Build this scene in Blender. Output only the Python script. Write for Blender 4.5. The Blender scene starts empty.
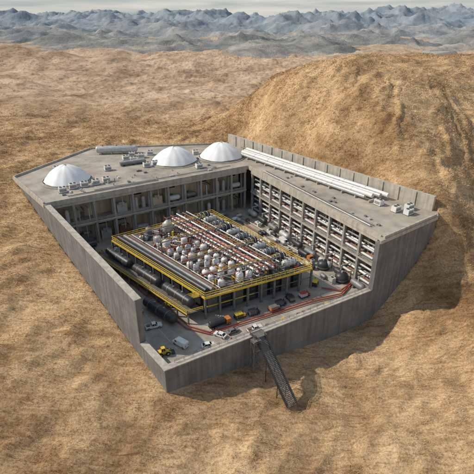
import bpy, math, random
import numpy as np
from mathutils import Vector
random.seed(7); rng=np.random.default_rng(5)
scene=bpy.context.scene
# ------------------------------------------------------------------ materials
MATS={}
def mat(name,col,rough=0.7,metal=0.0,var=0.25,scale=0.6,bump=0.0,bscale=6,stain=0.0,col2=None):
    m=bpy.data.materials.new(name); m.use_nodes=True; nt=m.node_tree; N=nt.nodes; Lk=nt.links
    b=N['Principled BSDF']; b.inputs['Roughness'].default_value=rough; b.inputs['Metallic'].default_value=metal
    tc=N.new('ShaderNodeNewGeometry'); pos=tc.outputs['Position']
    n=N.new('ShaderNodeTexNoise'); n.inputs['Scale'].default_value=scale; n.inputs['Detail'].default_value=5; n.inputs['Roughness'].default_value=.68
    Lk.new(pos,n.inputs['Vector'])
    r=N.new('ShaderNodeValToRGB'); r.color_ramp.elements[0].position=.3; r.color_ramp.elements[1].position=.7
    c2=col2 or tuple(c*(1+var*.6) for c in col)
    r.color_ramp.elements[0].color=(*[c*(1-var) for c in col],1); r.color_ramp.elements[1].color=(*c2,1)
    Lk.new(n.outputs['Fac'],r.inputs['Fac']); out=r.outputs['Color']
    if stain>0:
        mp=N.new('ShaderNodeMapping'); mp.inputs['Scale'].default_value=(.7,.7,.05); Lk.new(pos,mp.inputs['Vector'])
        n2=N.new('ShaderNodeTexNoise'); n2.inputs['Scale'].default_value=1.0; n2.inputs['Detail'].default_value=5; Lk.new(mp.outputs[0],n2.inputs['Vector'])
        r2=N.new('ShaderNodeValToRGB'); r2.color_ramp.elements[0].position=.35; r2.color_ramp.elements[1].position=.6
        r2.color_ramp.elements[0].color=(1-stain,1-stain,1-stain,1); r2.color_ramp.elements[1].color=(1,1,1,1)
        Lk.new(n2.outputs['Fac'],r2.inputs['Fac'])
        mx=N.new('ShaderNodeMixRGB'); mx.blend_type='MULTIPLY'; mx.inputs[0].default_value=1
        Lk.new(out,mx.inputs[1]); Lk.new(r2.outputs['Color'],mx.inputs[2]); out=mx.outputs[0]
    Lk.new(out,b.inputs['Base Color'])
    if bump>0:
        n3=N.new('ShaderNodeTexNoise'); n3.inputs['Scale'].default_value=bscale; n3.inputs['Detail'].default_value=4; Lk.new(pos,n3.inputs['Vector'])
        bp=N.new('ShaderNodeBump'); bp.inputs['Strength'].default_value=bump; bp.inputs['Distance'].default_value=.1
        Lk.new(n3.outputs['Fac'],bp.inputs['Height']); Lk.new(bp.outputs[0],b.inputs['Normal'])
    MATS[name]=m; return m
mat('concrete_wall',(.205,.198,.185),.85,0,.28,.16,.3,3,.3)
mat('concrete_joint',(.10,.098,.095),.9)
mat('concrete_roof',(.40,.35,.28),.9,0,.4,.1,.3,3)
mat('concrete_light',(.50,.45,.37),.85,0,.2,.4,.2,3,.25)
mat('concrete_floor',(.40,.35,.28),.8,0,.45,.11,.2,3)
mat('concrete_column',(.38,.36,.32),.85,0,.2,.5,.2,3,.25)
mat('interior_wall',(.70,.56,.37),.85,0,.3,.15,.1,3,.25)
mat('dark_steel',(.05,.05,.052),.45,.2,.4,.8)
mat('grey_steel',(.21,.21,.205),.5,.2,.35,.8)
mat('light_steel',(.5,.49,.46),.45,.15,.3,.8)
mat('white_paint',(.72,.71,.67),.45,0,.15,.7)
mat('dome_fabric',(.82,.82,.8),.7,0,.06,.3,.25,1)
mat('yellow_paint',(.72,.49,.05),.55,0,.25,.8)
mat('red_paint',(.34,.07,.04),.55,0,.35,.8)
mat('orange_paint',(.52,.2,.05),.5,0,.25,.8)
mat('black_rubber',(.02,.02,.02),.9)
mat('window_glass',(.02,.025,.03),.12,0,.1)
mat('rust_steel',(.24,.13,.08),.7,.1,.4,1.2)
mat('grating',(.17,.155,.135),.7,.1,.4,1.5)
mat('line_paint',(.55,.53,.46),.8,0,.4,1.0)
mat('tail_light',(.35,.02,.02),.3)
# ------------------------------------------------------------------ mesh builder
class MB:
    def __init__(s): s.v=[];s.f=[];s.m=[];s.s=[]
    def add(s,vs,fs,m,sm=False):
        o=len(s.v); s.v+= [tuple(map(float,q)) for q in vs]
        for f in fs: s.f.append(tuple(i+o for i in f)); s.m.append(m); s.s.append(sm)
    def box(s,c,d,m,a=0):
        ca,sa=math.cos(a),math.sin(a); vs=[]
        for z in(-.5,.5):
            for x,y in((-.5,-.5),(.5,-.5),(.5,.5),(-.5,.5)):
                X=x*d[0];Y=y*d[1]; vs.append((c[0]+X*ca-Y*sa,c[1]+X*sa+Y*ca,c[2]+z*d[2]))
        s.add(vs,[(3,2,1,0),(4,5,6,7),(0,1,5,4),(1,2,6,5),(2,3,7,6),(3,0,4,7)],m)
    def beam(s,p,q,w,h,m):
        p=Vector(p);q=Vector(q);d=(q-p)
        if d.length<1e-6:return
        d.normalize(); up=Vector((0,0,1)) if abs(d.z)<.95 else Vector((1,0,0))
        x=d.cross(up).normalized()*w/2; y=x.cross(d).normalized()*h/2
        vs=[p-x-y,p+x-y,p+x+y,p-x+y,q-x-y,q+x-y,q+x+y,q-x+y]
        s.add(vs,[(0,1,2,3),(7,6,5,4),(0,4,5,1),(1,5,6,2),(2,6,7,3),(3,7,4,0)],m)
    def lathe(s,p,ax,prof,m,n=12,sm=True):
        p=Vector(p);ax=Vector(ax).normalized(); up=Vector((0,0,1)) if abs(ax.z)<.95 else Vector((1,0,0))
        x=ax.cross(up).normalized(); y=ax.cross(x)
        vs=[];rings=[]
        for r,h in prof:
            if r<1e-5: rings.append([len(vs)]); vs.append(p+ax*h)
            else:
                rings.append(list(range(len(vs),len(vs)+n)))
                for i in range(n):
                    t=2*math.pi*i/n; vs.append(p+ax*h+(x*math.cos(t)+y*math.sin(t))*r)
        fs=[]
        for a,b in zip(rings,rings[1:]):
            for i in range(n):
                j=(i+1)%n
                if len(a)==1 and len(b)==1: continue
                if len(a)==1: fs.append((a[0],b[i],b[j]))
                elif len(b)==1: fs.append((a[i],b[0],a[j]))
                else: fs.append((a[i],b[i],b[j],a[j]))
        s.add(vs,fs,m,sm)
    def cyl(s,p,q,r,m,n=12,r2=None,caps=True):
        p=Vector(p);q=Vector(q);L=(q-p).length
        r2=r if r2 is None else r2
        s.lathe(p,q-p,[(r,0),(r2,L)],m,n)
        if caps:
            s.lathe(p,q-p,[(0,0),(r,0)],m,n,False); s.lathe(p,q-p,[(r2,L),(0,L)],m,n,False)
    def capsule(s,p,q,r,m,n=16,k=1.0):
        p=Vector(p);q=Vector(q);L=(q-p).length; pr=[]
        for i in range(6):
            t=math.pi/2*i/5; pr.append((r*math.sin(t),r*k*(1-math.cos(t))))
        pr+= [(a,L-b) for a,b in reversed(pr)]
        s.lathe(p,q-p,pr,m,n)
    def prism(s,poly,z0,z1,m,mtop=None):
        n=len(poly); A=sum(poly[i][0]*poly[(i+1)%n][1]-poly[(i+1)%n][0]*poly[i][1] for i in range(n))
        if A<0: poly=poly[::-1]
        vs=[(x,y,z0) for x,y in poly]+[(x,y,z1) for x,y in poly]
        s.add(vs,[tuple(range(n))[::-1]]+[(i,(i+1)%n,n+(i+1)%n,n+i) for i in range(n)],m)
        s.add(vs[n:],[tuple(range(n))],mtop or m)
    def rail(s,p,q,h,m,step=3,w=.13,rails=(1,.55)):
        p=Vector(p);q=Vector(q);L=(q-p).length;n=max(1,round(L/step))
        for i in range(n+1):
            a=p.lerp(q,i/n); s.beam(a,a+Vector((0,0,h)),w,w,m)
        for k in rails: s.beam(p+Vector((0,0,h*k)),q+Vector((0,0,h*k)),w,w,m)
    def pipe(s,pts,r,m,n=8):
        for a,b in zip(pts,pts[1:]): s.cyl(a,b,r,m,n)
        for a in pts[1:-1]:
            a=Vector(a); s.capsule(a-Vector((0,0,r*1.12)),a+Vector((0,0,r*1.12)),r*1.12,m,n)
    def mesh(s,name):
        me=bpy.data.meshes.new(name); me.from_pydata(s.v,[],s.f)
        keys=list(dict.fromkeys(s.m)); 
        for k in keys: me.materials.append(MATS[k])
        me.polygons.foreach_set('material_index',[keys.index(k) for k in s.m])
        me.polygons.foreach_set('use_smooth',s.s); me.update(); return me
def obj(name,mb,parent=None,loc=(0,0,0),rz=0):
    me=mb.mesh(name) if isinstance(mb,MB) else mb
    o=bpy.data.objects.new(name,me); scene.collection.objects.link(o); o.location=loc; o.rotation_euler=(0,0,rz)
    if parent: o.parent=parent
    return o
def empty(name,loc=(0,0,0),rz=0):
    o=bpy.data.objects.new(name,None); scene.collection.objects.link(o); o.location=loc;o.rotation_euler=(0,0,rz); return o
# ------------------------------------------------------------------ noise
def pn(x,y,seed=0):
    xi=np.floor(x).astype(np.int64); yi=np.floor(y).astype(np.int64); xf=x-xi; yf=y-yi
    def g(ix,iy,dx,dy):
        h=(ix*374761393+iy*668265263+seed*1442695041)&0xffffffff
        h=((h^(h>>13))*1274126177)&0xffffffff; h=h^(h>>16)
        a=(h%4096)/4096*2*np.pi
        return np.cos(a)*dx+np.sin(a)*dy
    u=xf*xf*xf*(xf*(xf*6-15)+10); v=yf*yf*yf*(yf*(yf*6-15)+10)
    a=g(xi,yi,xf,yf);b=g(xi+1,yi,xf-1,yf);c=g(xi,yi+1,xf,yf-1);d=g(xi+1,yi+1,xf-1,yf-1)
    return ((a*(1-u)+b*u)*(1-v)+(c*(1-u)+d*u)*v)*1.5
def fbm(x,y,o=5,seed=0):
    s=0;a=1;t=0
    for i in range(o): s=s+a*pn(x*2**i,y*2**i,seed+i); t+=a; a*=.5
    return s/t
def ridged(x,y,o=6,seed=0,gain=.5):
    s=0;a=1;t=0;w=1
    for i in range(o):
        n=1-np.abs(pn(x*2**i,y*2**i,seed+i)); n=n*n; s=s+a*n*w; w=np.clip(n*1.6-.1,0,1); t+=a; a*=gain
    return s/t
def ss(a,b,x): t=np.clip((x-a)/(b-a),0,1); return t*t*(3-2*t)
# ------------------------------------------------------------------ plan
L0=(-111,208);FL=(-82,173);S=(-30.5,109);B=(-21,97);R=(51,139.5);RO=(80,161);W1=(82,166);W0=(-4,274);BL=(-88,262)
Kin=(6,226);Rin=(52,142)
POLY=[L0,FL,S,B,R,RO,W1,W0,BL]
def poly_sd(x,y):
    d=np.full(x.shape,1e9); ins=np.zeros(x.shape,bool); n=len(POLY)
    for i in range(n):
        ax,ay=POLY[i];bx,by=POLY[(i+1)%n]; ex,ey=bx-ax,by-ay
        t=np.clip(((x-ax)*ex+(y-ay)*ey)/(ex*ex+ey*ey),0,1)
        d=np.minimum(d,np.hypot(x-ax-t*ex,y-ay-t*ey))
        c=(ay>y)!=(by>y)
        xx=(bx-ax)*(y-ay)/(by-ay+1e-12)+ax
        ins^= c&(x<xx)
    return np.where(ins,-d,d)
CP=np.array([(-111,208,23.5),(-97,191,19),(-82,173,13),(-51,136,4),(-36,116,-1.5),(-21,97,-5.5),
(0,107,-8),(20,118,-10),(41,130,-12),(55,141,-10),(68,150,0),(77,156,8),(85,161,18),(84,167,28),
(60,196,30),(30,234,30),(5,264,29),(-4,276,27),(-30,274,24),(-60,270,23.5),(-88,264,23.5),(-105,235,23.5),
(-125,212,24),(-140,250,23),(-105,170,14),(-82,126,5),(-67,91,-3),(-59,71,-8),(0,71,-12),(58,71,-12),(40,100,-13),(75,97,-8),(89,138,2),(100,158,10),(112,190,27),
(-150,120,8),(-180,200,20),(0,20,-14),(-120,20,-6),(120,20,-8),(120,110,-2),(180,150,8),
(99,283,74),(60,258,72),(150,292,74),(35,262,64),(10,286,52),(-8,306,35),(-16,345,23),(80,218,57),(118,225,48),(48,226,52),(70,202,47),(28,250,54),(55,300,69),(100,345,58),(180,330,66),(230,260,45),
(35,370,36),(110,430,25),(250,420,26),(-60,330,20),(-150,330,21),(-30,420,20),(330,250,35),(300,100,10),(-300,100,16),(-300,300,22),(-250,450,21),(0,520,21),(300,520,24),(-250,-80,0),(250,-80,0),(0,-80,-10)],float)
def tps(r): return np.where(r>1e-9,r*r*np.log(np.maximum(r,1e-9)),0)
_n=len(CP);_K=tps(np.hypot(CP[:,None,0]-CP[None,:,0],CP[:,None,1]-CP[None,:,1]))+np.eye(_n)*20
_P=np.c_[np.ones(_n),CP[:,:2]]
_A=np.zeros((_n+3,_n+3));_A[:_n,:_n]=_K;_A[:_n,_n:]=_P;_A[_n:,:_n]=_P.T
_w=np.linalg.solve(_A,np.r_[CP[:,2],0,0,0])
def height(x,y):
    h=_w[_n]+_w[_n+1]*x+_w[_n+2]*y
    for i in range(_n): h=h+_w[i]*tps(np.hypot(x-CP[i,0],y-CP[i,1]))
    r=np.hypot(x,y-200); k=ss(260,430,r)
    far=21+fbm(x/230+3,y/150,5,11)*22*ss(240,520,r)+ridged(x/120,y/90,4,17)*7*ss(240,420,r)
    far=far+22*np.exp(-(((x+460)/260)**2+((y-760)/70)**2))
    h=np.clip(h,-20,85)*(1-k)+far*k
    sd=poly_sd(x,y); dm=ss(0,14,sd)
    rx=x*.8+y*.6; ry=-x*.6+y*.8
    h=h+dm*(fbm(x/38,y/38,4,3)*4.4+(ridged(rx/26,ry/9,4,31)-.5)*1.6+fbm(x/9,y/9,3,9)*.8)+ss(0,2,sd)*fbm(x/2.4,y/2.4,2,21)*.3
    ang=np.arctan2(y-300,x-105); rr=np.hypot(x-105,y-300); mk=ss(25,85,rr)*(1-ss(150,230,rr))*ss(1,12,sd)
    wob=fbm(x/26,y/26,4,81)*.16
    h=h+mk*((ridged((ang+wob)*7,rr/70,4,83)-.55)*3.0+(ridged((ang+wob)*30,rr/40,3,87)-.5)*1.0)
    return h,sd
def growth(a,b,s0,g):
    o=[a];s=s0
    while o[-1]<b: o.append(o[-1]+s); s*=g
    return o
xs=growth(130,9000,1.2,1.02); xs=np.array([-v for v in xs[::-1]]+list(np.arange(-129,130,1.0))+xs)
ys=np.array([-400,-300,-220,-150,-100,-60,-30,-10,5,15,25,32,38,44]+list(np.arange(48,300,1.0))+growth(300,14000,1.1,1.013))
def gridmesh(name,xs,ys,hf,m):
    X,Y=np.meshgrid(xs,ys); Z=hf(X,Y); nx,ny=len(xs),len(ys)
    co=np.stack([X,Y,Z],-1).reshape(-1,3)
    i=np.arange(nx*ny).reshape(ny,nx); q=np.stack([i[:-1,:-1],i[:-1,1:],i[1:,1:],i[1:,:-1]],-1).reshape(-1,4)
    me=bpy.data.meshes.new(name); me.vertices.add(len(co)); me.vertices.foreach_set('co',co.ravel())
    me.loops.add(q.size); me.loops.foreach_set('vertex_index',q.ravel().astype(np.int32))
    me.polygons.add(len(q)); me.polygons.foreach_set('loop_start',np.arange(0,q.size,4,dtype=np.int32))
    me.polygons.foreach_set('use_smooth',np.ones(len(q),bool)); me.update(calc_edges=True); me.validate()
    me.materials.append(m); o=bpy.data.objects.new(name,me); scene.collection.objects.link(o); return o
def hterr(X,Y):
    h,sd=height(X,Y); return np.where(sd<-.7,np.minimum(h,-2.5),h)
def ground_mat(name,mount=False):
    m=bpy.data.materials.new(name); m.use_nodes=True; nt=m.node_tree;N=nt.nodes;Lk=nt.links
    b=N['Principled BSDF']; b.inputs['Roughness'].default_value=.95; b.inputs['Specular IOR Level'].default_value=.1
    g=N.new('ShaderNodeNewGeometry')
    def noise(sc,det=6,ro=.6,vec=None,dist=0):
        n=N.new('ShaderNodeTexNoise'); n.inputs['Scale'].default_value=sc;n.inputs['Detail'].default_value=det;n.inputs['Roughness'].default_value=ro;n.inputs['Distortion'].default_value=dist
        Lk.new(vec or g.outputs['Position'],n.inputs['Vector']); return n.outputs['Fac']
    def ramp(f,st):
        r=N.new('ShaderNodeValToRGB'); e=r.color_ramp.elements
        while len(e)<len(st): e.new(.5)
        for k,(p,c) in enumerate(st): e[k].position=p; e[k].color=(*c,1)
        Lk.new(f,r.inputs['Fac']); return r.outputs['Color']
    def mix(f,a,c,mode='MIX'):
        x=N.new('ShaderNodeMixRGB'); x.blend_type=mode
        if isinstance(f,float): x.inputs[0].default_value=f
        else: Lk.new(f,x.inputs[0])
        for s_,v in((1,a),(2,c)):
            if isinstance(v,tuple): x.inputs[s_].default_value=(*v,1)
            else: Lk.new(v,x.inputs[s_])
        return x.outputs[0]
    sep=N.new('ShaderNodeSeparateXYZ'); Lk.new(g.outputs['Position'],sep.inputs[0])
    def mapr(v,a,b_,c=0,d=1):
        x=N.new('ShaderNodeMapRange'); x.inputs[1].default_value=a;x.inputs[2].default_value=b_;x.inputs[3].default_value=c;x.inputs[4].default_value=d
        Lk.new(v,x.inputs[0]); return x.outputs[0]
    if not mount:
        base=ramp(noise(.026,6,.66,dist=.4),[(.33,(.27,.165,.085)),(.44,(.45,.30,.165)),(.55,(.62,.44,.255)),(.7,(.72,.54,.34))])
        mp=N.new('ShaderNodeMapping'); mp.inputs['Rotation'].default_value=(0,0,-.64); mp.inputs['Scale'].default_value=(.1,.5,.3); Lk.new(g.outputs['Position'],mp.inputs['Vector'])
        streak=ramp(noise(1.0,6,.75,mp.outputs[0],1.0),[(.36,(.62,.55,.48)),(.56,(1.06,1.05,1.03))])
        fine=ramp(noise(1.4,5,.8),[(.32,(.5,.45,.4)),(.58,(1.12,1.1,1.06))])
        near=mix(1.0,mix(1.0,base,fine,'MULTIPLY'),streak,'MULTIPLY')
        patch=ramp(noise(.013,7,.72,dist=.8),[(.36,(.25,.16,.095)),(.45,(.43,.295,.185)),(.56,(.58,.42,.28)),(.68,(.67,.52,.37))])
        spots=ramp(noise(.2,6,.85),[(.38,(.40,.37,.34)),(.52,(1.05,1.03,1))])
        far=mix(1.0,patch,spots,'MULTIPLY')
        col=mix(mapr(sep.outputs[1],300,480),near,far)
        col=mix(mapr(sep.outputs[1],500,1600,0,.5),col,(.43,.37,.30))  # distance haze painted into the ground colour, fading it far out
        bs,bd=.8,.5
        h1=noise(.9,6,.75); 
    else:
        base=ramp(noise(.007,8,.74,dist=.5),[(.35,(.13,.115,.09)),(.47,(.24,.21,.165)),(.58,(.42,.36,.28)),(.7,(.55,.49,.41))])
        col=mix(mapr(sep.outputs[1],850,2800,.12,.66),base,(.27,.355,.43))  # blue aerial haze mixed into the rock colour, stronger with distance
        bs,bd=.8,14
        h1=noise(.016,7,.74)
    Lk.new(col,b.inputs['Base Color'])
    bp=N.new('ShaderNodeBump'); bp.inputs['Strength'].default_value=bs; bp.inputs['Distance'].default_value=bd
    Lk.new(h1,bp.inputs['Height']); Lk.new(bp.outputs[0],b.inputs['Normal']); return m
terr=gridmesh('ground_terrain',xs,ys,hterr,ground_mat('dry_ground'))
def hm(X,Y):
    wx=X+fbm(X/400,Y/400,3,40)*90; wy=Y+fbm(X/400,Y/400,3,50)*90
    rr=ridged(wx/900+.3,wy/700,8,60,.6); r2=ridged(wx/420,wy/420,7,70,.6)
    k=ss(800,1300,Y+fbm(X/250,Y/400,3,77)*260)
    k2=ss(1500,2900,Y); k3=ss(2600,3600,Y)
    big=np.clip(rr*1.5-.3,0,2); b2=np.clip(r2*1.4-.3,0,2)
    z=12+k*(b2*42+big*16)+k2*(big*68)+k3*(np.clip(fbm(X/1100,Y/2000,3,95)+.35,0,1)*60+12)
    return z*(1-ss(4700,5200,Y))
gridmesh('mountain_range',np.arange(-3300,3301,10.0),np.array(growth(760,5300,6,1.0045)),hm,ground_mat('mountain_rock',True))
# ------------------------------------------------------------------ grass
mg=bpy.data.materials.new('dry_grass_blades'); mg.use_nodes=True
nt=mg.node_tree;N=nt.nodes;b=N['Principled BSDF'];b.inputs['Roughness'].default_value=.9;b.inputs['Specular IOR Level'].default_value=.1
g=N.new('ShaderNodeNewGeometry');n=N.new('ShaderNodeTexNoise');n.inputs['Scale'].default_value=.026;n.inputs['Detail'].default_value=6;n.inputs['Roughness'].default_value=.66;n.inputs['Distortion'].default_value=.4
r=N.new('ShaderNodeValToRGB');e=r.color_ramp.elements;e[0].position=.36;e[0].color=(.38,.24,.125,1);e[1].position=.6;e[1].color=(.80,.59,.35,1)
hs=N.new('ShaderNodeHueSaturation');mr=N.new('ShaderNodeMapRange');mr.inputs[3].default_value=.75;mr.inputs[4].default_value=1.2
nt.links.new(g.outputs['Position'],n.inputs['Vector']);nt.links.new(n.outputs['Fac'],r.inputs['Fac']);nt.links.new(r.outputs['Color'],hs.inputs['Color'])
nt.links.new(g.outputs['Random Per Island'],mr.inputs[0]);nt.links.new(mr.outputs[0],hs.inputs['Value']);nt.links.new(hs.outputs[0],b.inputs['Base Color'])
M=460000
gx=rng.uniform(-230,270,M); gy=55+420*rng.random(M)**1.25
keep=(np.abs(gx)<.60*gy+30)&(rng.random(M)<1-ss(300,460,gy)); gx=gx[keep];gy=gy[keep]
hz,sd=height(gx,gy); den=fbm(gx/12,gy/12,4,33)
keep=(sd>.5)&(rng.random(len(gx))<.55+den*1.6); gx=gx[keep];gy=gy[keep];hz=hz[keep]
k=3; nb=len(gx)*k
bx=np.repeat(gx,k)+rng.normal(0,.3,nb); by=np.repeat(gy,k)+rng.normal(0,.3,nb); bz=np.repeat(hz,k)-.12
sz=np.repeat(rng.uniform(.3,.8,len(gx)),k)*rng.uniform(.7,1.2,nb)*(.8+np.clip((by-80)/300,0,.8))
an=rng.uniform(0,2*np.pi,nb); w=.045+.04*rng.random(nb); w=w*(1+np.clip((by-90)/150,0,1.8))
lx=rng.normal(.3,.35,nb)*sz; ly=rng.normal(-.2,.35,nb)*sz
V=np.empty((nb,3,3)); V[:,0]=np.c_[bx-np.cos(an)*w,by-np.sin(an)*w,bz]; V[:,1]=np.c_[bx+np.cos(an)*w,by+np.sin(an)*w,bz]; V[:,2]=np.c_[bx+lx,by+ly,bz+.12+sz*.65]
me=bpy.data.meshes.new('dry_grass'); me.vertices.add(nb*3); me.vertices.foreach_set('co',V.ravel()); me.loops.add(nb*3); me.loops.foreach_set('vertex_index',np.arange(nb*3,dtype=np.int32))
me.polygons.add(nb); me.polygons.foreach_set('loop_start',np.arange(0,nb*3,3,dtype=np.int32)); me.update(calc_edges=True); me.materials.append(mg)
scene.collection.objects.link(bpy.data.objects.new('dry_grass',me))
# ------------------------------------------------------------------ facility
fac=empty('sunken_industrial_building')
def V2(p): return Vector((p[0],p[1]))
def inset(poly,d):
    n=len(poly); A=sum(poly[i][0]*poly[(i+1)%n][1]-poly[(i+1)%n][0]*poly[i][1] for i in range(n)); sg=1 if A>0 else -1; out=[]
    for i in range(n):
        a,b_,c=V2(poly[i-1]),V2(poly[i]),V2(poly[(i+1)%n]); e1=(b_-a).normalized(); e2=(c-b_).normalized()
        n1=Vector((-e1.y,e1.x))*sg; n2=Vector((-e2.y,e2.x))*sg
        mm=(n1+n2).normalized(); out.append(tuple(b_+mm*d/max(.3,mm.dot(n1))))
    return out
IN=inset(POLY,2.0)
def wallseg(mb,i,j,z1a,z1b,m='concrete_wall',z0=-22):
    o1,o2,i1,i2=POLY[i],POLY[j],IN[i],IN[j]
    vs=[(*o1,z0),(*o2,z0),(*i2,z0),(*i1,z0),(*o1,z1a),(*o2,z1b),(*i2,z1b),(*i1,z1a)]
    mb.add(vs,[(3,2,1,0),(4,5,6,7),(0,1,5,4),(1,2,6,5),(2,3,7,6),(3,0,4,7)],m)
ZR=24.0;ZS=22.6
mb=MB()
wallseg(mb,0,1,ZS,ZS);wallseg(mb,1,2,ZR,19);wallseg(mb,2,3,3,3);wallseg(mb,3,4,3,3);wallseg(mb,4,5,ZS,ZS)
wallseg(mb,5,6,ZS,ZS);wallseg(mb,6,7,ZS,ZS,'interior_wall');wallseg(mb,7,8,ZS,ZS,'interior_wall');wallseg(mb,8,0,ZS,ZS)
obj('perimeter_walls',mb,fac)
mb=MB()
def joints(p,q,z0,zp,zq,step):
    p=V2(p);q=V2(q);L=(q-p).length;d=(q-p)/L;nn_=Vector((d.y,-d.x)); n=int(L/step); sg=1 if nn_.dot(p-Vector((-5,160)))>0 else -1
    for i in range(1,n):
        c=p.lerp(q,i/n)-nn_*.02*sg; z=zp+(zq-zp)*i/n
        mb.beam((c.x,c.y,z0),(c.x,c.y,z-.05),.07,.07,'concrete_joint')
    for dz in (-3.6,-7.2,-10.8,-14.4,-18):
        a=p-nn_*.02*sg;c=q-nn_*.02*sg
        if min(zp,zq)+dz>-14: mb.beam((a.x,a.y,zp+dz),(c.x,c.y,zq+dz),.06,.06,'concrete_joint')
joints(B,R,-20,3,3,7);joints(R,RO,-20,ZS,ZS,7);joints(FL,S,-20,ZR,19,8)
obj('wall_joints',mb,fac)
mb=MB()
def cop(p,q,z1,z2,w=2.3,h=.35,m='concrete_light'):
    p=V2(p);q=V2(q);d=(q-p).normalized();nn=Vector((-d.y,d.x))
    c=[p-nn*.15,q-nn*.15,q+nn*(w-.15),p+nn*(w-.15)]
    vs=[(c[0].x,c[0].y,z1),(c[1].x,c[1].y,z2),(c[2].x,c[2].y,z2),(c[3].x,c[3].y,z1)]
    vs+= [(a,b_,z+h) for a,b_,z in vs]
    mb.add(vs,[(3,2,1,0),(4,5,6,7),(0,1,5,4),(1,2,6,5),(2,3,7,6),(3,0,4,7)],m)
cop((-80.5,171.2),(-30.6,109.2),23.9,19,); cop((-30.3,108.8),(-21.3,97.6),3,3,w=2.2); cop((-21.2,96.9),(50.3,139.1),3.004,3.004,w=2.2)
obj('wall_coping',mb,fac)
mb=MB(); mb.prism(IN,-1.0,0,'concrete_floor'); obj('pit_floor',mb,fac)
mb=MB(); RO2=[(-111.3,208),(-82,172.6),Kin,(52,142),(51.2,139.1),(80.3,160.7),(82.4,166),(-4,274.4),(-88.2,262.4)]
mb.prism(RO2,ZS,ZR,'concrete_light','concrete_roof'); obj('roof_slab',mb,fac)
mb=MB()
for a,c,h,w in [((-110.6,208),(-82,173.6),.9,.6),((-81.4,173.6),(5.6,226.5),.7,.6),((6.6,225.8),(52.2,142.5),.7,.6),((52.8,141.2),(79.6,161.2),1.0,.7),((-88,261.6),(-5,273.4),1.0,.7),((-110.4,208.6),(-88.6,261.3),1.0,.7)]:
    mb.beam((*a,ZR+h/2),(*c,ZR+h/2),w,h,'concrete_light')
obj('roof_parapet',mb,fac)
mb=MB()
d=(V2(W1)-V2(W0)).normalized(); nn=Vector((-d.y,d.x))
if nn.dot(Vector((0,150))-V2(W0))<0: nn=-nn
p=V2(W0)-d*1+nn*.8; q=V2(W0)+d*136.5+nn*.8
mb.beam((p.x,p.y,(ZR-3+30.2)/2),(q.x,q.y,(ZR-3+30.2)/2),1.4,33.2-ZR,'concrete_light')
for i in range(1,17):
    c_=p.lerp(q,i/17)+nn*.85; mb.box((c_.x,c_.y,27.05),(.6,.5,6.1),'concrete_light',math.atan2(d.y,d.x))
obj('retaining_wall',mb)
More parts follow.
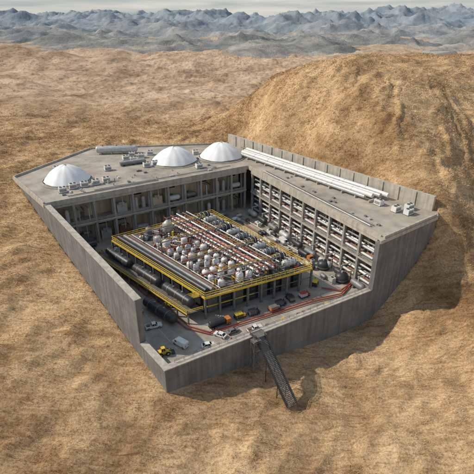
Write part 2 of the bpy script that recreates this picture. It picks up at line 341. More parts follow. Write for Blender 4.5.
# facades
def facade(P0,P1,nb,depth,mids,seed,name):
    rd=random.Random(seed); P0=V2(P0);P1=V2(P1);d=(P1-P0).normalized();L=(P1-P0).length
    nn=Vector((-d.y,d.x)); 
    if nn.dot(Vector((-5,160))-P0)>0: nn=-nn
    a=math.atan2(d.y,d.x); mb=MB(); w=1.0
    def pt(s,o,z): q=P0+d*s+nn*o; return (q.x,q.y,z)
    for i in range(nb+1):
        s=min(max(L*i/nb,.6),L-.6)
        for o in (.9,depth*.5): mb.box(pt(s,o,ZS/2),(w,w,ZS),'concrete_column',a)
    for z in mids:
        mb.prism([pt(0,.1,0)[:2],pt(L,.1,0)[:2],pt(L,depth,0)[:2],pt(0,depth,0)[:2]],z-.7,z,'concrete_light','concrete_floor')
    mb.beam(pt(0,.6,ZS-.7),pt(L,.6,ZS-.7),.9,1.38,'concrete_light')
    mb.beam(pt(0,depth-.25,ZS/2),pt(L,depth-.25,ZS/2),.5,ZS-.02,'interior_wall')
    for i in range(0,nb+1,3):
        s=min(max(L*i/nb,.6),L-.6); mb.beam(pt(s,depth*.55,ZS/2),pt(s,depth-.6,ZS/2),.3,ZS-.04,'interior_wall')
    obj(name+'_frame',mb,fac)
    mb=MB()
    for z in mids: mb.rail(pt(.3,.35,z),pt(L-.3,.35,z),1.3,'light_steel',2.8,.12)
    obj(name+'_railing',mb,fac)
    mb=MB(); lv=[0]+list(mids)
    for zi,z in enumerate(lv):
        zt=(lv+[ZS])[zi+1]-.6
        for i in range(nb):
            s0=L*i/nb;s1=L*(i+1)/nb; sm=(s0+s1)/2; k=rd.random(); bw=s1-s0
            H=zt-z
            if k<.25:
                rr=min(1.3,H*.25); mb.capsule(pt(s0+1.3,4.5,z+rr+.6),pt(s1-1.3,4.5,z+rr+.6),rr,rd.choice(['light_steel','white_paint','grey_steel']))
                for u in(.3,.7): mb.box(pt(s0+bw*u,4.5,z+.4),(.5,rr*1.6,.8),'dark_steel',a)
            elif k<.42:
                for u in(.3,.7):
                    rr=bw*.11; hh=H*.6; mb.lathe(pt(s0+bw*u,5,z),(0,0,1),[(rr,0),(rr,hh*.8),(rr*.7,hh*.93),(0,hh)],rd.choice(['light_steel','white_paint','grey_steel']),14)
            elif k<.65:
                mb.box(pt(sm,5.5,z+H*.2),(bw*.55,2.6,H*.4),rd.choice(['grey_steel','light_steel','interior_wall','rust_steel']),a)
                mb.box(pt(sm,5.5,z+H*.43),(bw*.3,1.6,H*.06),'light_steel',a)
                mb.pipe([pt(sm,4,z+H*.35),pt(sm,2.6,z+H*.35),pt(sm,2.6,zt)],.22,'light_steel')
            elif k<.85:
                for u in(.25,.5,.75): mb.pipe([pt(s0+bw*u,3.5,z),pt(s0+bw*u,3.5,z+H*.5),pt(s0+bw*u,depth-1,z+H*.5)],.25,rd.choice(['light_steel','rust_steel','white_paint']))
            if rd.random()<.55: mb.box(pt(s0+bw*.5,depth-.6,z+H*.66),(bw*.5,.24,H*.22),'window_glass',a)
            if rd.random()<.5: mb.box(pt(s0+bw*.5,depth-.62,z+1.3),(1.4,.2,2.6),'grey_steel',a)
        for o,rr,m,dz in ((1.9,.38,'light_steel',-1.1),(2.9,.3,'rust_steel',-.9),(3.8,.45,'grey_steel',-1.4)):
            mb.cyl(pt(1,o,zt+dz),pt(L-1,o,zt+dz),rr,m,8)
    obj(name+'_equipment',mb,fac)
    return pt,L,a
ptB,LB,aB=facade((-79.5,174.5),(5.2,225.5),11,9,(11.6,),3,'north_hall')
ptR,LR,aR=facade((7.2,223),(51.3,143.5),10,12,(11.4,),5,'east_gallery')
mb=MB()
for o,rr,m,z in ((1.8,.6,'light_steel',1.6),(3.3,.7,'rust_steel',1.8),(1.8,.5,'white_paint',4.6),(3.2,.5,'grey_steel',4.6),(1.8,.45,'light_steel',7.6),(1.7,.6,'light_steel',12.8),(3.2,.6,'rust_steel',12.8),(4.7,.6,'grey_steel',12.9),(1.8,.5,'light_steel',15.8),(3.1,.45,'white_paint',15.8),(1.8,.4,'grey_steel',18.4)):
    mb.cyl(ptR(2,o,z),ptR(LR-2,o,z),rr,m,10)
for k in range(20):
    s=LR*(k+.5)/20
    for z in (3.8,6.9,15.1,17.8): mb.beam(ptR(s,1.2,z),ptR(s,4.2,z),.2,.25,'grey_steel')
    mb.beam(ptR(s,4.2,0),ptR(s,4.2,ZS-.7),.22,.22,'grey_steel')
obj('pipe_rack',mb,fac)
mb=MB()
for k in range(9):
    s=4+k*10; mb.capsule(ptR(s,-3.2,2.3),ptR(s+7.4,-3.2,2.3),1.4,['light_steel','dark_steel','grey_steel'][k%3])
    for u in(2,5.4): mb.box(ptR(s+u,-3.2,.45),(.6,2.2,.9),'grey_steel',aR)
    mb.pipe([ptR(s+3.7,-3.2,3.6),ptR(s+3.7,-3.2,5.6),ptR(s+3.7,1.2,5.6)],.28,'light_steel')
obj('horizontal_tank_row',mb)
# ------------------------------------------------------------------ roof objects
def dome(c,r,h,seed):
    mb=MB(); n=56
    mb.lathe((0,0,0),(0,0,1),[(r,.0),(r,.9)],'concrete_light',n,False)
    pr=[]; K=16
    for i in range(K+1):
        t=i/K; rr=r*.97*(1-t); z=.9+h*(1-((1-t)*.999)**1.9); pr.append((rr,z))
    vs=[]
    for rr,z in pr[:-1]:
        for j in range(n):
            a=2*math.pi*j/n; q=1+.012*math.cos(a*14)+.012*math.sin(a*3+seed); vs.append((rr*q*math.cos(a),rr*q*math.sin(a),z+.08*math.cos(a*14)*(1-(z-.9)/h)+.12*math.sin(a*5+seed*3+z)))
    vs.append((0,0,pr[-1][1])); fs=[]
    for i in range(K-1):
        for j in range(n): fs.append((i*n+j,i*n+(j+1)%n,(i+1)*n+(j+1)%n,(i+1)*n+j))
    for j in range(n): fs.append(((K-1)*n+j,(K-1)*n+(j+1)%n,K*n))
    mb.add(vs,fs,'dome_fabric',True)
    mb.cyl((0,0,h+.6),(0,0,h+1.3),.5,'light_steel') 
    mb.lathe((0,0,0),(0,0,1),[(r*1.1,.02),(r*1.1,.3),(r*1.0,.3)],'concrete_roof',n,False)
    obj('storage_dome',mb,None,(*c,ZR))
dome((-82.5,204),11.2,7.0,0);dome((-34.5,236),12.6,7.2,1);dome((-9,245),12.6,7.4,2)
def ac():
    mb=MB(); mb.box((0,0,1.3),(3.4,2.4,2.2),'white_paint'); mb.box((0,0,.12),(3.8,2.8,.2),'grey_steel')
    for x in(-.8,.8): mb.cyl((x,0,2.4),(x,0,2.7),.62,'grey_steel',14); mb.cyl((x,0,2.7),(x,0,2.72),.5,'dark_steel',14)
    for z in(.8,1.1,1.4,1.7): mb.box((0,-1.22,z),(2.8,.06,.14),'dark_steel')
    return mb.mesh('air_conditioner_unit')
ACM=ac()
for x,y,a in [(-60,246,.2),(-54,243,.2),(-62,239,.5),(-50,249,.1),(-57,236,.3),(-67,220,.5),(-76,193,.5),(-71.5,195.5,.5),(-67,198.5,.5),(-63,202,.5),(-79,188,.5),(-93,219,.3),(60,173,-1),(65,166,.6),(69,163,.6),(71,168,.6),(-20,224,.5),(-24,250,.4),(-48,226,.5),(-44,229,.5)]:
    obj('air_conditioner_unit',ACM,None,(x,y,ZR),a)
mb=MB(); mb.capsule((-12,0,2.6),(12,0,2.6),2,'light_steel',20,.6)
for x in(-9,-3,3,9): mb.box((x,0,.6),(.7,3,1.2),'concrete_light')
for x in(-8,0,8): mb.cyl((x,0,4.5),(x,0,5.2),.4,'grey_steel')
mb.rail((-9,0,4.6),(9,0,4.6),1,'grey_steel',3,.08)
obj('horizontal_storage_tank',mb,None,(-70,252,ZR),.12)
mb=MB(); mb.cyl((-7,0,1.2),(7,0,1.2),.9,'grey_steel',14); mb.cyl((-7,2.2,1.2),(7,2.2,1.2),.9,'light_steel',14)
for x in(-5,0,5): mb.box((x,1.1,.25),(.5,4,.5),'dark_steel')
obj('roof_duct',mb,None,(-56,230,ZR),.5)
mb=MB(); rd=random.Random(31)
for k in range(40):
    s=rd.uniform(6,84);o=rd.uniform(4,30); x,y,_=ptB(s,o,0)
    if min(math.hypot(x-a,y-b_) for a,b_ in((-82.5,204),(-34.5,236),(-9,245)))<14.5: continue
    if rd.random()<.6: mb.box((x,y,ZR+.35),(rd.uniform(.7,2),rd.uniform(.7,1.6),.7),rd.choice(['grey_steel','white_paint','light_steel']),aB)
    else: mb.cyl((x,y,ZR),(x,y,ZR+rd.uniform(.7,1.8)),.35,'light_steel',10)
for k in range(12):
    s=rd.uniform(20,86);o=rd.uniform(5,11); x,y,_=ptR(s,o,0); mb.box((x,y,ZR+.3),(rd.uniform(.7,1.8),rd.uniform(.7,1.4),.6),rd.choice(['grey_steel','light_steel']),aR)
mb.pipe([ptB(8,4,ZR+.4),ptB(50,4,ZR+.4),ptB(50,12,ZR+.4)],.22,'grey_steel'); mb.pipe([ptB(20,6,ZR+.4),ptB(92,6,ZR+.4)],.25,'light_steel')
mb.pipe([ptR(8,3,ZR+.5),ptR(84,3,ZR+.5)],.3,'light_steel'); mb.pipe([ptR(8,4.4,ZR+.5),ptR(84,4.4,ZR+.5)],.2,'grey_steel')
obj('roof_vents',mb)
mb=MB()
dd=(V2(W1)-V2(W0)).normalized(); nw=nn
for i,(o,rr,m) in enumerate([(5.0,1.05,'white_paint'),(7.8,1.05,'light_steel'),(10.6,1.05,'white_paint'),(13.4,.8,'light_steel'),(3.0,.4,'grey_steel')]):
    s0=22+i*1.5 if i<4 else 14; s1=118-i*2
    p=V2(W0)+dd*s0+nw*o;q=V2(W0)+dd*s1+nw*o; mb.cyl((p.x,p.y,ZR+1.0+rr),(q.x,q.y,ZR+1.0+rr),rr,m,16)
    if i<4:
        for u in range(1,8): a=p.lerp(q,u/8); b2_=a+dd*.25; mb.cyl((a.x,a.y,ZR+1+rr),(b2_.x,b2_.y,ZR+1+rr),rr*1.07,'light_steel',16)
for k in range(13):
    p=V2(W0)+dd*(26+k*7.4)+nw*2.4;q=V2(W0)+dd*(26+k*7.4)+nw*14.4; mb.beam((p.x,p.y,ZR+.5),(q.x,q.y,ZR+.5),.6,1.0,'concrete_light')
obj('rooftop_pipeline',mb)
# ------------------------------------------------------------------ process block
A_=Vector((-54,169.6,0));BK=Vector((-12.3,199,0));CR=Vector((28.8,146,0));FR=Vector((-11,126,0));ZD=9.0
def Q(s,t,z=0):
    p=A_*(1-s)*(1-t)+FR*s*(1-t)+BK*(1-s)*t+CR*s*t; return Vector((p.x,p.y,z))
pl=empty('process_platform')
def q2(s,t): p=Q(s,t); return (p.x,p.y)
mb=MB(); mb.prism([q2(0,0),q2(1,0),q2(1,1),q2(0,1)],ZD-.7,ZD,'dark_steel','grating')
mb.prism([q2(.05,.04),q2(.95,.04),q2(.95,.96),q2(.05,.96)],0,ZD-.7,'dark_steel')
obj('deck',mb,pl)
mb=MB()
for (s0,t0),(s1,t1),n in [((0,0),(1,0),10),((1,0),(1,1),8),((1,1),(0,1),11),((0,1),(0,0),8)]:
    for i in range(n):
        p=Q(s0+(s1-s0)*i/n,t0+(t1-t0)*i/n); mb.box((p.x,p.y,ZD/2-.36),(.7,.7,ZD-.72),'grey_steel',.5)
    p=Q(s0,t0,ZD-.35);q=Q(s1,t1,ZD-.35); c=Q(.5,.5,ZD-.35)
    p=p+(p-c)*.004; q=q+(q-c)*.004
    mb.beam(p,q,.3,.75,'yellow_paint')
    mb.rail(Q(s0,t0,ZD+.05),Q(s1,t1,ZD+.05),1.7,'yellow_paint',2.0,.15,(1,.5))
obj('yellow_frame_and_railing',mb,pl)
mb=MB()
for i in range(8):
    a=Q(.962,.04+.92*(i+.12)/8);c=Q(.962,.04+.92*(i+.88)/8)
    mb.beam((a.x,a.y,3.6),(c.x,c.y,3.6),.2,6.0,['grating','dark_steel','grey_steel'][i%2])
    mb.beam((a.x,a.y,7.2),(c.x,c.y,7.2),.3,.3,'yellow_paint' if i%2 else 'grey_steel')
    for zz in(2,3.6,5.2): mb.beam((a.x+.06,a.y-.1,zz),(c.x+.06,c.y-.1,zz),.12,.1,'grey_steel')
for i in range(10):
    a=Q(.04+.92*(i+.15)/10,.968);c=Q(.04+.92*(i+.85)/10,.968); mb.beam((a.x,a.y,3.6),(c.x,c.y,3.6),.2,5.5,'grating')
for i in range(9):
    a=Q(.99,i/9);c=Q(.99,(i+1)/9); mb.beam((a.x,a.y,4.4),(c.x,c.y,4.4),.25,.3,'yellow_paint' if i<4 else 'grey_steel')
obj('bay_doors',mb,pl)
mb=MB(); ZL=4.2
mb.prism([q2(.0,-.15),q2(1,-.15),q2(1,-.012),q2(.0,-.012)],ZL-.4,ZL,'dark_steel','grating')
for i in range(11):
    p=Q(i/10,-.145); mb.box((p.x,p.y,ZL/2-.2),(.5,.5,ZL-.4),'grey_steel',.5)
mb.rail(Q(0,-.15,ZL),Q(1,-.15,ZL),1.4,'yellow_paint',2.2,.13); mb.beam(Q(0,-.153,ZL-.2),Q(1,-.153,ZL-.2),.25,.45,'yellow_paint')
mb.rail(Q(1,-.15,ZL),Q(1,-.02,ZL),1.4,'yellow_paint',2.6,.13); mb.rail(Q(0,-.15,ZL),Q(0,-.02,ZL),1.4,'yellow_paint',2.6,.13)
obj('side_gallery',mb,pl)
def vessel(a,b_,r,m,bands='light_steel',name='pressure_vessel'):
    mb=MB(); a=Vector(a);b_=Vector(b_);c=(a+b_)/2; a=a-c;b_=b_-c; L=(b_-a).length;d=(b_-a).normalized()
    mb.capsule(a,b_,r,m,18,.7)
    for u in(.22,.5,.78): mb.cyl(a+d*(L*u-.12),a+d*(L*u+.12),r*1.04,bands,18)
    for u in(.25,.75):
        p=a+d*L*u; mb.beam(p-Vector((0,0,r+.7)),p-Vector((0,0,r*.5)),.5,r*1.5,'grey_steel') 
    for u in(.35,.65):
        p=a+d*L*u; mb.cyl(p+Vector((0,0,r*.9)),p+Vector((0,0,r+.6)),r*.22,'grey_steel',10)
    obj(name,mb,None,c)
for s0,s1 in ((.05,.34),(.38,.66),(.70,.97)): vessel(Q(s0,-.075,ZL+2.4),Q(s1,-.075,ZL+2.4),1.7,'dark_steel','grey_steel')
vessel(Q(.7,-.24,2.6),Q(.99,-.24,2.6),1.8,'dark_steel','grey_steel')
for i in range(11):
    s=.06+i*.087; vessel(Q(s,.78,ZD+2.1),Q(s,.92,ZD+2.1),1.35,['dark_steel','grey_steel','light_steel'][(i*2)%3],'white_paint')
def vtank(p,r,h,m,cone=False):
    mb=MB(); pr=[(r,.6),(r,h*.75)]+[(r*math.cos(t),h*.75+r*.6*math.sin(t)) for t in (.3,.6,.9,1.2)]+[(0,h*.75+r*.6)]
    if cone: pr=[(r*.35,0),(r*.35,.5),(r,h*.3),(r,h*.75),(r*.15,h),(0,h)]
    mb.lathe((0,0,0),(0,0,1),pr,m,18)
    for z in(h*.3,h*.55): mb.cyl((0,0,z),(0,0,z+.1),r*1.04,'grey_steel',18)
    for k in range(4):
        a=math.pi/4+k*math.pi/2; mb.beam((r*.85*math.cos(a),r*.85*math.sin(a),0),(r*.85*math.cos(a),r*.85*math.sin(a),h*.4),.22,.22,'grey_steel')
    zt=h if cone else h*.75+r*.6
    mb.cyl((0,0,zt-.15),(0,0,zt+.6),.2,'grey_steel',8)
    mb.pipe([(0,0,zt+.4),(r+.5,0,zt+.4),(r+.5,0,0)],.12,'red_paint',6)
    obj('storage_tank' if not cone else 'hopper_tank',mb,None,p,random.uniform(0,6))
rd=random.Random(8)
for i in range(8):
    for j in range(4):
        if rd.random()<.08: continue
        t=.2+j*.083+rd.uniform(-.008,.008); s=.44+i*.07+rd.uniform(-.006,.006); vtank(Q(s,t,ZD),rd.choice([1.05,1.25,1.4]),rd.uniform(2.6,4.2),rd.choice(['white_paint','light_steel','white_paint','white_paint']))
vtank(Q(.14,.42,ZD),2.2,7,'light_steel',True)
vtank(Q(.25,.24,ZD),1.5,4.5,'light_steel');vtank(Q(.33,.26,ZD),1.5,4.2,'white_paint');vtank(Q(.1,.27,ZD),1.4,5,'grey_steel')
vtank(Q(.36,.40,ZD),1.4,4.5,'white_paint')
mb=MB()
for t,r,m,z in [(.045,1.0,'dark_steel',1.3),(.095,.8,'grey_steel',1.2),(.135,.35,'rust_steel',.8),(.16,.25,'light_steel',.9),
  (.50,.45,'white_paint',3.4),(.525,.3,'red_paint',3.3),(.555,.5,'light_steel',3.5),(.59,.45,'white_paint',3.4),(.615,.3,'red_paint',3.2),(.645,.5,'white_paint',3.5),(.68,.35,'red_paint',3.3),(.70,.28,'light_steel',5.2),(.54,.28,'red_paint',5.2),(.60,.3,'white_paint',5.3),(.66,.25,'rust_steel',5.2),(.965,.3,'rust_steel',.8),(.755,.3,'light_steel',.8),(.94,.25,'light_steel',1.4)]:
    mb.cyl(Q(.03,t,ZD+z),Q(.97,t,ZD+z),r,m,10)
for i in range(13):
    s=.04+i*.076
    for z in(2.7,4.8): mb.beam(Q(s,.48,ZD+z),Q(s,.715,ZD+z),.3,.3,'grey_steel')
    for t in(.48,.715): mb.beam(Q(s,t,ZD),Q(s,t,ZD+5.4),.3,.3,'grey_steel')
    mb.beam(Q(s,.03,ZD+.2),Q(s,.13,ZD+.2),.4,.4,'grey_steel')
for i in range(8):
    s=.405+i*.07
    mb.pipe([Q(s,.16,ZD+1),Q(s,.16,ZD+2.4),Q(s,.47,ZD+2.4),Q(s,.47,ZD+4.2),Q(s,.52,ZD+4.2)],.18,['red_paint','light_steel','rust_steel'][i%3])
for i in range(22):
    s=.05+i*.042
    mb.pipe([Q(s,.67,ZD+3.4),Q(s,.735,ZD+3.4),Q(s,.735,ZD+1.2),Q(s,.785,ZD+1.2)],.18,random.choice(['red_paint','light_steel','yellow_paint','rust_steel']))
for i in range(4):
    s=[.2,.41,.7,.93][i]
    z=5.9; mb.beam(Q(s,.15,ZD+z),Q(s,.76,ZD+z),.9,.12,'grating'); mb.rail(Q(s-.008,.15,ZD+z),Q(s-.008,.76,ZD+z),1.0,'yellow_paint',2.5,.09)
    for t in(.15,.46,.76): mb.beam(Q(s,t,ZD),Q(s,t,ZD+5.9),.25,.25,'grey_steel')
obj('deck_pipework',mb,pl)
mb=MB()
rd=random.Random(12)
for k in range(560):
    s=rd.uniform(.04,.96);t=rd.choice([rd.uniform(.17,.48),rd.uniform(.17,.48),rd.uniform(.745,.96),rd.uniform(.48,.74)])
    if s>.47 and .17<t<.47 and rd.random()<.5: continue
    p=Q(s,t,ZD); kk=rd.random(); m=rd.choice(['grey_steel','light_steel','white_paint','light_steel','rust_steel','yellow_paint','red_paint','white_paint','light_steel','dark_steel'])
    if kk<.35:
        h=rd.uniform(.5,1.8); mb.box((p.x,p.y,ZD+h/2),(rd.uniform(.5,1.5),rd.uniform(.5,1.3),h),m,.5)
        mb.box((p.x,p.y,ZD+h+.08),(.4,.4,.16),'dark_steel',.5)
    elif kk<.7:
        q=Q(s+rd.uniform(.02,.07),t,ZD); q.z=ZD+rd.uniform(.8,2.6); p2=Vector((p.x,p.y,q.z)); q3=Q(min(s+.08,.97),min(t+.04,.97),q.z)
        mb.pipe([p,p2,q,q3],rd.uniform(.08,.2),m,6)
    elif kk<.85:
        z=rd.uniform(.9,1.6); q=Q(s+.02,t,ZD+z); mb.capsule((p.x,p.y,ZD+z),q,.5,m,10); mb.box((p.x,p.y,ZD+z/2),(.4,.4,z),'grey_steel',.5)
    else:
        h=rd.uniform(1,3); mb.cyl(p,p+Vector((0,0,h)),rd.uniform(.2,.5),m,10)
obj('pumps_and_valves',mb,pl)
def stair(p,q,w,name,m='dark_steel',parent=None,legs=None):
    mb=MB();p=Vector(p);q=Vector(q);d=q-p;hd=Vector((d.x,d.y,0)).normalized();sx=Vector((-hd.y,hd.x,0))*w/2;n=int(abs(d.z)/.3)
    for sg in(-1,1):
        mb.beam(p+sx*sg,q+sx*sg,.22,.6,m)
        mb.beam(p+sx*sg+Vector((0,0,1.3)),q+sx*sg+Vector((0,0,1.3)),.14,.14,m); mb.beam(p+sx*sg+Vector((0,0,.8)),q+sx*sg+Vector((0,0,.8)),.1,.1,m)
        for i in range(0,n+1,4):
            a=p.lerp(q,i/n)+sx*sg; mb.beam(a,a+Vector((0,0,1.3)),.12,.12,m)
    for i in range(n+1):
        a=p.lerp(q,i/n); mb.beam(a-sx,a+sx,.36,.07,'grey_steel')
    for u in (legs or []):
        a=p.lerp(q,u)
        for sg in(-1,1): mb.beam(a+sx*sg,a+sx*sg-Vector((0,0,9)),.25,.25,m)
        mb.beam(a+sx-Vector((0,0,.5)),a-sx-Vector((0,0,4)),.14,.14,m)
    return obj(name,mb,parent)
fs=empty('metal_staircase')
stair((7.4,112.0,3.2),(16.6,96.6,-10.2),3.4,'flight',parent=fs,legs=[.35,.7])
mb=MB(); mb.box((6.9,113.2,3.5),(4.6,3.2,.25),'grating',.53)
mb.rail((4.2,112.6,3.6),(5.5,110.6,3.6),1.3,'dark_steel',1.5)
cx=[(4.3,110.7),(6.6,112.0),(7.7,110.2),(5.4,108.9)]
for x,y in cx: mb.beam((x,y,-11),(x,y,3.4),.28,.28,'grey_steel')
for z in(-7.5,-4,-.5,3):
    for i in range(4): mb.beam((*cx[i],z),(*cx[(i+1)%4],z),.18,.2,'grey_steel')
    if z<3:
        for i in range(4): mb.beam((*cx[i],z),(*cx[(i+1)%4],z+3.5),.12,.12,'grey_steel')
mb.prism(cx,3.38,3.5,'grating'); obj('landing',mb,fs)
stair(Q(.96,.0,ZD),Q(.72,-.0,0)+Vector((-4,-4,0)),1.4,'access_stair','yellow_paint',pl)
# ------------------------------------------------------------------ vehicles
def wheels(mb,xs_,w,r):
    for x in xs_:
        for y in(-w/2,w/2):
            mb.cyl((x,y-.14,r),(x,y+.14,r),r,'black_rubber',14); mb.cyl((x,y-.16,r),(x,y+.16,r),r*.5,'light_steel',10)
def extr(mb,prof,w,m,z0=0):
    n=len(prof); vs=[(x,-w/2,z) for x,z in prof]+[(x,w/2,z) for x,z in prof]
    mb.add(vs,[tuple(range(n)),tuple(range(n,2*n))[::-1]]+[(i,n+i,n+(i+1)%n,(i+1)%n) for i in range(n)],m)
def cabin(mb,x0,x1,X0,X1,z0,z1,w0,w1,m):
    vs=[(x0,-w0/2,z0),(x1,-w0/2,z0),(x1,w0/2,z0),(x0,w0/2,z0),(X0,-w1/2,z1),(X1,-w1/2,z1),(X1,w1/2,z1),(X0,w1/2,z1)]
    mb.add(vs,[(0,1,5,4),(1,2,6,5),(2,3,7,6),(3,0,4,7)],'window_glass')
    mb.box(((X0+X1)/2,0,z1+.05),(X1-X0+.08,w1+.06,.12),m)
    for a,b_ in((0,4),(1,5),(2,6),(3,7)): mb.beam(vs[a],vs[b_],.12,.12,m)
    for sg in(-1,1):
        xm=(x0+x1)/2; mb.beam((xm,sg*w0/2,z0),(xm,sg*w1/2,z1),.1,.1,m)
def pickup(m='white_paint'):
    mb=MB(); extr(mb,[(-2.8,.5),(2.75,.5),(2.85,.85),(2.8,1.15),(1.4,1.3),(-.7,1.3),(-.7,.8),(-2.7,.8),(-2.8,.75)],1.95,m)
    for y in(-.93,.93): mb.box((-1.75,y,1.08),(2.1,.1,.5),m)
    mb.box((-2.76,0,1.08),(.1,1.9,.5),m); cabin(mb,-.75,1.35,-.55,.7,1.3,1.95,1.85,1.5,m)
    mb.box((2.84,0,.62),(.12,1.8,.22),'dark_steel'); mb.box((-2.86,0,.55),(.12,1.8,.2),'dark_steel')
    for y in(-.75,.75): mb.box((2.83,y,.95),(.08,.3,.2),'light_steel'); mb.box((-2.82,y,1),(.06,.2,.3),'tail_light')
    mb.box((-1.8,.3,1.05),(1.1,.8,.5),'rust_steel'); wheels(mb,(-1.75,1.8),1.8,.42); return mb.mesh('pickup_truck')
def car(m):
    mb=MB(); extr(mb,[(-2.15,.35),(2.15,.35),(2.25,.6),(2.15,.85),(1.1,1.0),(-1.5,1.02),(-2.15,.95),(-2.25,.6)],1.8,m)
    cabin(mb,-1.7,1.2,-1.1,.45,1.0,1.48,1.7,1.3,m)
    for y in(-.65,.65): mb.box((2.2,y,.72),(.08,.35,.16),'light_steel'); mb.box((-2.2,y,.8),(.08,.3,.16),'tail_light')
    wheels(mb,(-1.35,1.4),1.7,.34); return mb.mesh('parked_car')
def van(m):
    mb=MB(); extr(mb,[(-2.8,.45),(2.7,.45),(2.8,1.1),(2.0,1.35),(1.5,2.3),(-2.8,2.35)],2.0,m)
    mb.add([(2.02,-.85,1.4),(2.02,.85,1.4),(1.58,.8,2.22),(1.58,-.8,2.22)],[(0,1,2,3)],'window_glass')
    for y in(-1.005,1.005): mb.box((1.2,y,1.75),(.8,.02,.6),'window_glass')
    for y in(-.7,.7): mb.box((-2.82,y,1.3),(.06,.2,.5),'tail_light'); mb.box((2.8,y,.85),(.06,.3,.2),'light_steel')
    wheels(mb,(-1.8,1.8),1.85,.4); return mb.mesh('delivery_van')
def loader():
    mb=MB(); mb.box((-.6,0,1.3),(2.4,1.6,1.0),'yellow_paint'); mb.box((1.0,0,.95),(1.2,1.2,.6),'yellow_paint')
    cabin(mb,-.8,.5,-.7,.4,1.8,2.8,1.3,1.2,'yellow_paint'); wheels(mb,(-1.1,1.2),1.9,.7)
    for y in(-.6,.6): mb.beam((.6,y,1.5),(2.6,y,.6),.2,.3,'yellow_paint')
    extr(mb,[(2.4,.15),(3.5,.15),(2.7,.35),(2.6,1.0),(2.4,1.0)],2.3,'dark_steel'); return mb.mesh('wheel_loader')
def cart(m,m2):
    mb=MB(); mb.box((0,0,.6),(4.2,2.1,.25),'dark_steel'); wheels(mb,(-1.3,1.3),1.9,.35)
    mb.box((-.5,0,1.4),(2.8,1.9,1.3),m); mb.box((-.5,0,2.1),(2.9,2.0,.12),m2); mb.box((1.5,0,1.2),(.9,1.6,.9),m2)
    for x in(-1.5,-.8,-.1,.6): mb.box((x,-.97,1.4),(.12,.06,1.2),m2); mb.box((x,.97,1.4),(.12,.06,1.2),m2)
    mb.beam((2,0,.6),(3,0,.5),.15,.15,'dark_steel'); mb.cyl((1.5,.4,1.6),(1.5,.4,2.5),.12,'dark_steel'); return mb.mesh('generator_trailer')
def tanker():
    mb=MB(); mb.box((0,0,.85),(8,1.6,.3),'dark_steel'); mb.capsule((-4,0,2.0),(2,0,2.0),1.15,'dark_steel',16,.4)
    extr(mb,[(2.3,.6),(4.2,.6),(4.3,1.5),(4.0,2.5),(2.3,2.5)],2.2,'orange_paint')
    mb.add([(4.29,-.9,1.6),(4.29,.9,1.6),(4.08,.85,2.35),(4.08,-.85,2.35)],[(0,1,2,3)],'window_glass')
    wheels(mb,(-3,-1.9,3.2),2.0,.5); return mb.mesh('tanker_truck')
PK=pickup();CW=car('white_paint');CG=car('grey_steel');VN=van('white_paint');LD=loader();TK=tanker()
G1=cart('orange_paint','grey_steel');G2=cart('dark_steel','yellow_paint');G3=cart('white_paint','red_paint');G4=cart('grey_steel','dark_steel')
for nm,me,x,y,a in [('pickup_truck',PK,-28.5,121,.35),('pickup_truck',PK,-36,131,2.2),('delivery_van',VN,-18.3,112,2.5),('parked_car',CW,-9.3,111.3,.3),('parked_car',CW,-5.6,116.5,2.6),('parked_car',CG,-1.5,118.5,.6),
  ('wheel_loader',LD,-23,107.5,.4),('generator_trailer',G2,1.0,126.5,.5),('generator_trailer',G4,6.0,128.5,.45),('generator_trailer',G1,13.5,131,.5),('generator_trailer',G4,20,137.5,2.0),('generator_trailer',G3,25.5,139.5,.5),('generator_trailer',G2,31,148,1.2),
  ('tanker_truck',TK,-6,122,.5),('parked_car',CG,38,152,1.2),('pickup_truck',PK,6,119.5,.5),('generator_trailer',G2,-40,136,.9),('tanker_truck',TK,30,170,-1.0),('generator_trailer',G4,16,134,.5),('delivery_van',VN,22,184,-1.1)]:
    obj(nm,me,None,(x,y,.004),a)
mb=MB(); mb.lathe((0,0,0),(0,0,1),[(2.6,0),(2.7,2.2),(2.2,3.2),(1.2,3.8),(0,4)],'dark_steel',20); mb.cyl((0,0,1),(0,0,1.3),2.78,'grey_steel',20); mb.cyl((0,0,3.8),(0,0,4.6),.4,'light_steel'); mb.pipe([(0,0,4.3),(3.6,0,4.3),(3.6,0,0)],.2,'rust_steel')
TM=mb.mesh('reactor_tank')
for x,y in((36.5,161),(42,151)): obj('reactor_tank',TM,None,(x,y,0))
mb=MB()
for off in(0,1.0): mb.pipe([(-53-off,163-off,.5),(-16-off*1.2,121-off,.5),(-9,118-off,.5),(28,137-off*1.6,.5),(40,141-off,.5),(46+off,150,.5)],.22,'red_paint')
mb.pipe([(33,145,.6),(40,143,.6),(45,148,.6),(44,158,.6)],.28,'red_paint')
mb.pipe([(-60,176,.6),(-45,192,.6),(-14,206,.6),(0,210,.6),(28,168,.6)],.4,'rust_steel')
mb.pipe([(-56,178,.5),(-42,194,.5),(-12,209,.5),(3,212,.5),(31,170,.5)],.25,'light_steel')
obj('floor_pipeline',mb)
mb=MB(); rd=random.Random(4)
def clut(p,a):
    m=rd.choice(['grey_steel','rust_steel','white_paint','dark_steel','light_steel','light_steel'])
    if rd.random()<.55:
        h=rd.uniform(.8,2.6); mb.box((p[0],p[1],h/2),(rd.uniform(1,4),rd.uniform(1,2),h),m,a); mb.box((p[0],p[1],h+.1),(.8,.8,.2),'dark_steel',a)
    else: mb.capsule((p[0]-1.8*math.cos(a),p[1]-1.8*math.sin(a),1.2),(p[0]+1.8*math.cos(a),p[1]+1.8*math.sin(a),1.2),.9,m); mb.box((p[0],p[1],.25),(2,1.5,.5),'grey_steel',a)
for k in range(34): clut(ptB(rd.uniform(6,90),rd.uniform(-12,-2),0),aB)
for k in range(22): clut(ptR(rd.uniform(6,80),rd.uniform(-13,-6),0),aR)
obj('floor_machinery',mb)
mb=MB()
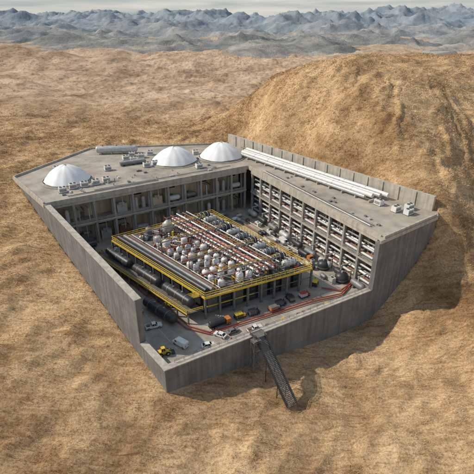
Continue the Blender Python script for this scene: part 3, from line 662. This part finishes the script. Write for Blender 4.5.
for a,c in [((-62,160),(-22,104)),((-17,104),(44,141)),((-58,162),(-19,110))]: mb.beam((*a,.006),(*c,.006),.15,.008,'line_paint')
for i in range(9):
    p=Vector((-4+i*3.6,112.8+i*2.1,.006)); mb.beam(p,p+Vector((-2.2,3.9,0)),.12,.008,'line_paint')
obj('floor_markings',mb)
mb=MB(); mb.rail((-18.5,100.2,3.35),(49,140.1,3.35),1.1,'grey_steel',3,.09); obj('parapet_railing',mb)
mb=MB(); rd=random.Random(9)
for k in range(46):
    if k<28: u=rd.uniform(.05,.93); x=-17+u*62;y=102.5+u*36.5; x+=rd.uniform(-1,0); y+=rd.uniform(.6,2.5)
    else: u=rd.uniform(.1,.9); x=-76+u*48;y=172-u*58; x+=rd.uniform(1,2.5)
    if rd.random()<.5:
        h=rd.uniform(.7,1.4); mb.box((x,y,.1),(1.5,1.3,.16),'rust_steel',.55); mb.box((x,y,.18+h/2),(1.3,1.1,h),rd.choice(['interior_wall','grey_steel','rust_steel','white_paint','yellow_paint']),.55)
    else:
        for i in range(rd.randint(2,5)): mb.cyl((x+.7*(i%2),y+.7*(i//2),0),(x+.7*(i%2),y+.7*(i//2),.95),.3,rd.choice(['rust_steel','red_paint','grey_steel']),10)
obj('crates_and_drums',mb)
# ------------------------------------------------------------------ light, world, camera
sd_=Vector((-.80,.10,.68)).normalized()
el=math.asin(sd_.z); rot=math.atan2(sd_.x,sd_.y)
L=bpy.data.lights.new('sun','SUN');L.energy=3.7;L.angle=math.radians(1.0);L.color=(1,.91,.78)
lo=bpy.data.objects.new('sun',L);scene.collection.objects.link(lo);lo.rotation_euler=sd_.to_track_quat('Z','Y').to_euler()
w=bpy.data.worlds.new('World');scene.world=w;w.use_nodes=True;nt=w.node_tree
sk=nt.nodes.new('ShaderNodeTexSky');sk.sky_type='NISHITA';sk.sun_disc=False;sk.sun_elevation=el;sk.sun_rotation=rot;sk.dust_density=.6;sk.air_density=1.2;sk.altitude=300
tc=nt.nodes.new('ShaderNodeTexCoord');sp=nt.nodes.new('ShaderNodeSeparateXYZ');nt.links.new(tc.outputs['Generated'],sp.inputs[0])
mr=nt.nodes.new('ShaderNodeMapRange');mr.inputs[1].default_value=0;mr.inputs[2].default_value=.35;mr.inputs[3].default_value=.92;mr.inputs[4].default_value=.3;nt.links.new(sp.outputs[2],mr.inputs[0])
mp=nt.nodes.new('ShaderNodeMapping');mp.inputs['Scale'].default_value=(3,3,38);nt.links.new(tc.outputs['Generated'],mp.inputs[0])
cn=nt.nodes.new('ShaderNodeTexNoise');cn.inputs['Scale'].default_value=1.6;cn.inputs['Detail'].default_value=6;nt.links.new(mp.outputs[0],cn.inputs[0])
cr=nt.nodes.new('ShaderNodeValToRGB');cr.color_ramp.elements[0].position=.36;cr.color_ramp.elements[0].color=(2.6,3.0,3.2,1);cr.color_ramp.elements[1].position=.64;cr.color_ramp.elements[1].color=(5.0,4.9,4.6,1)
nt.links.new(cn.outputs['Fac'],cr.inputs[0])
mx=nt.nodes.new('ShaderNodeMixRGB');nt.links.new(mr.outputs[0],mx.inputs[0]);nt.links.new(sk.outputs[0],mx.inputs[1]);nt.links.new(cr.outputs[0],mx.inputs[2])
bg=nt.nodes['Background'];bg.inputs[1].default_value=.14;nt.links.new(mx.outputs[0],bg.inputs[0])
c=bpy.data.cameras.new('camera');c.lens=36*440/474;c.clip_end=30000;c.clip_start=.5
co=bpy.data.objects.new('camera',c);scene.collection.objects.link(co);co.location=(0,0,95);co.rotation_euler=(math.radians(63.5),0,0)
scene.camera=co
scene.view_settings.view_transform='Standard';scene.view_settings.look='None';scene.view_settings.exposure=0
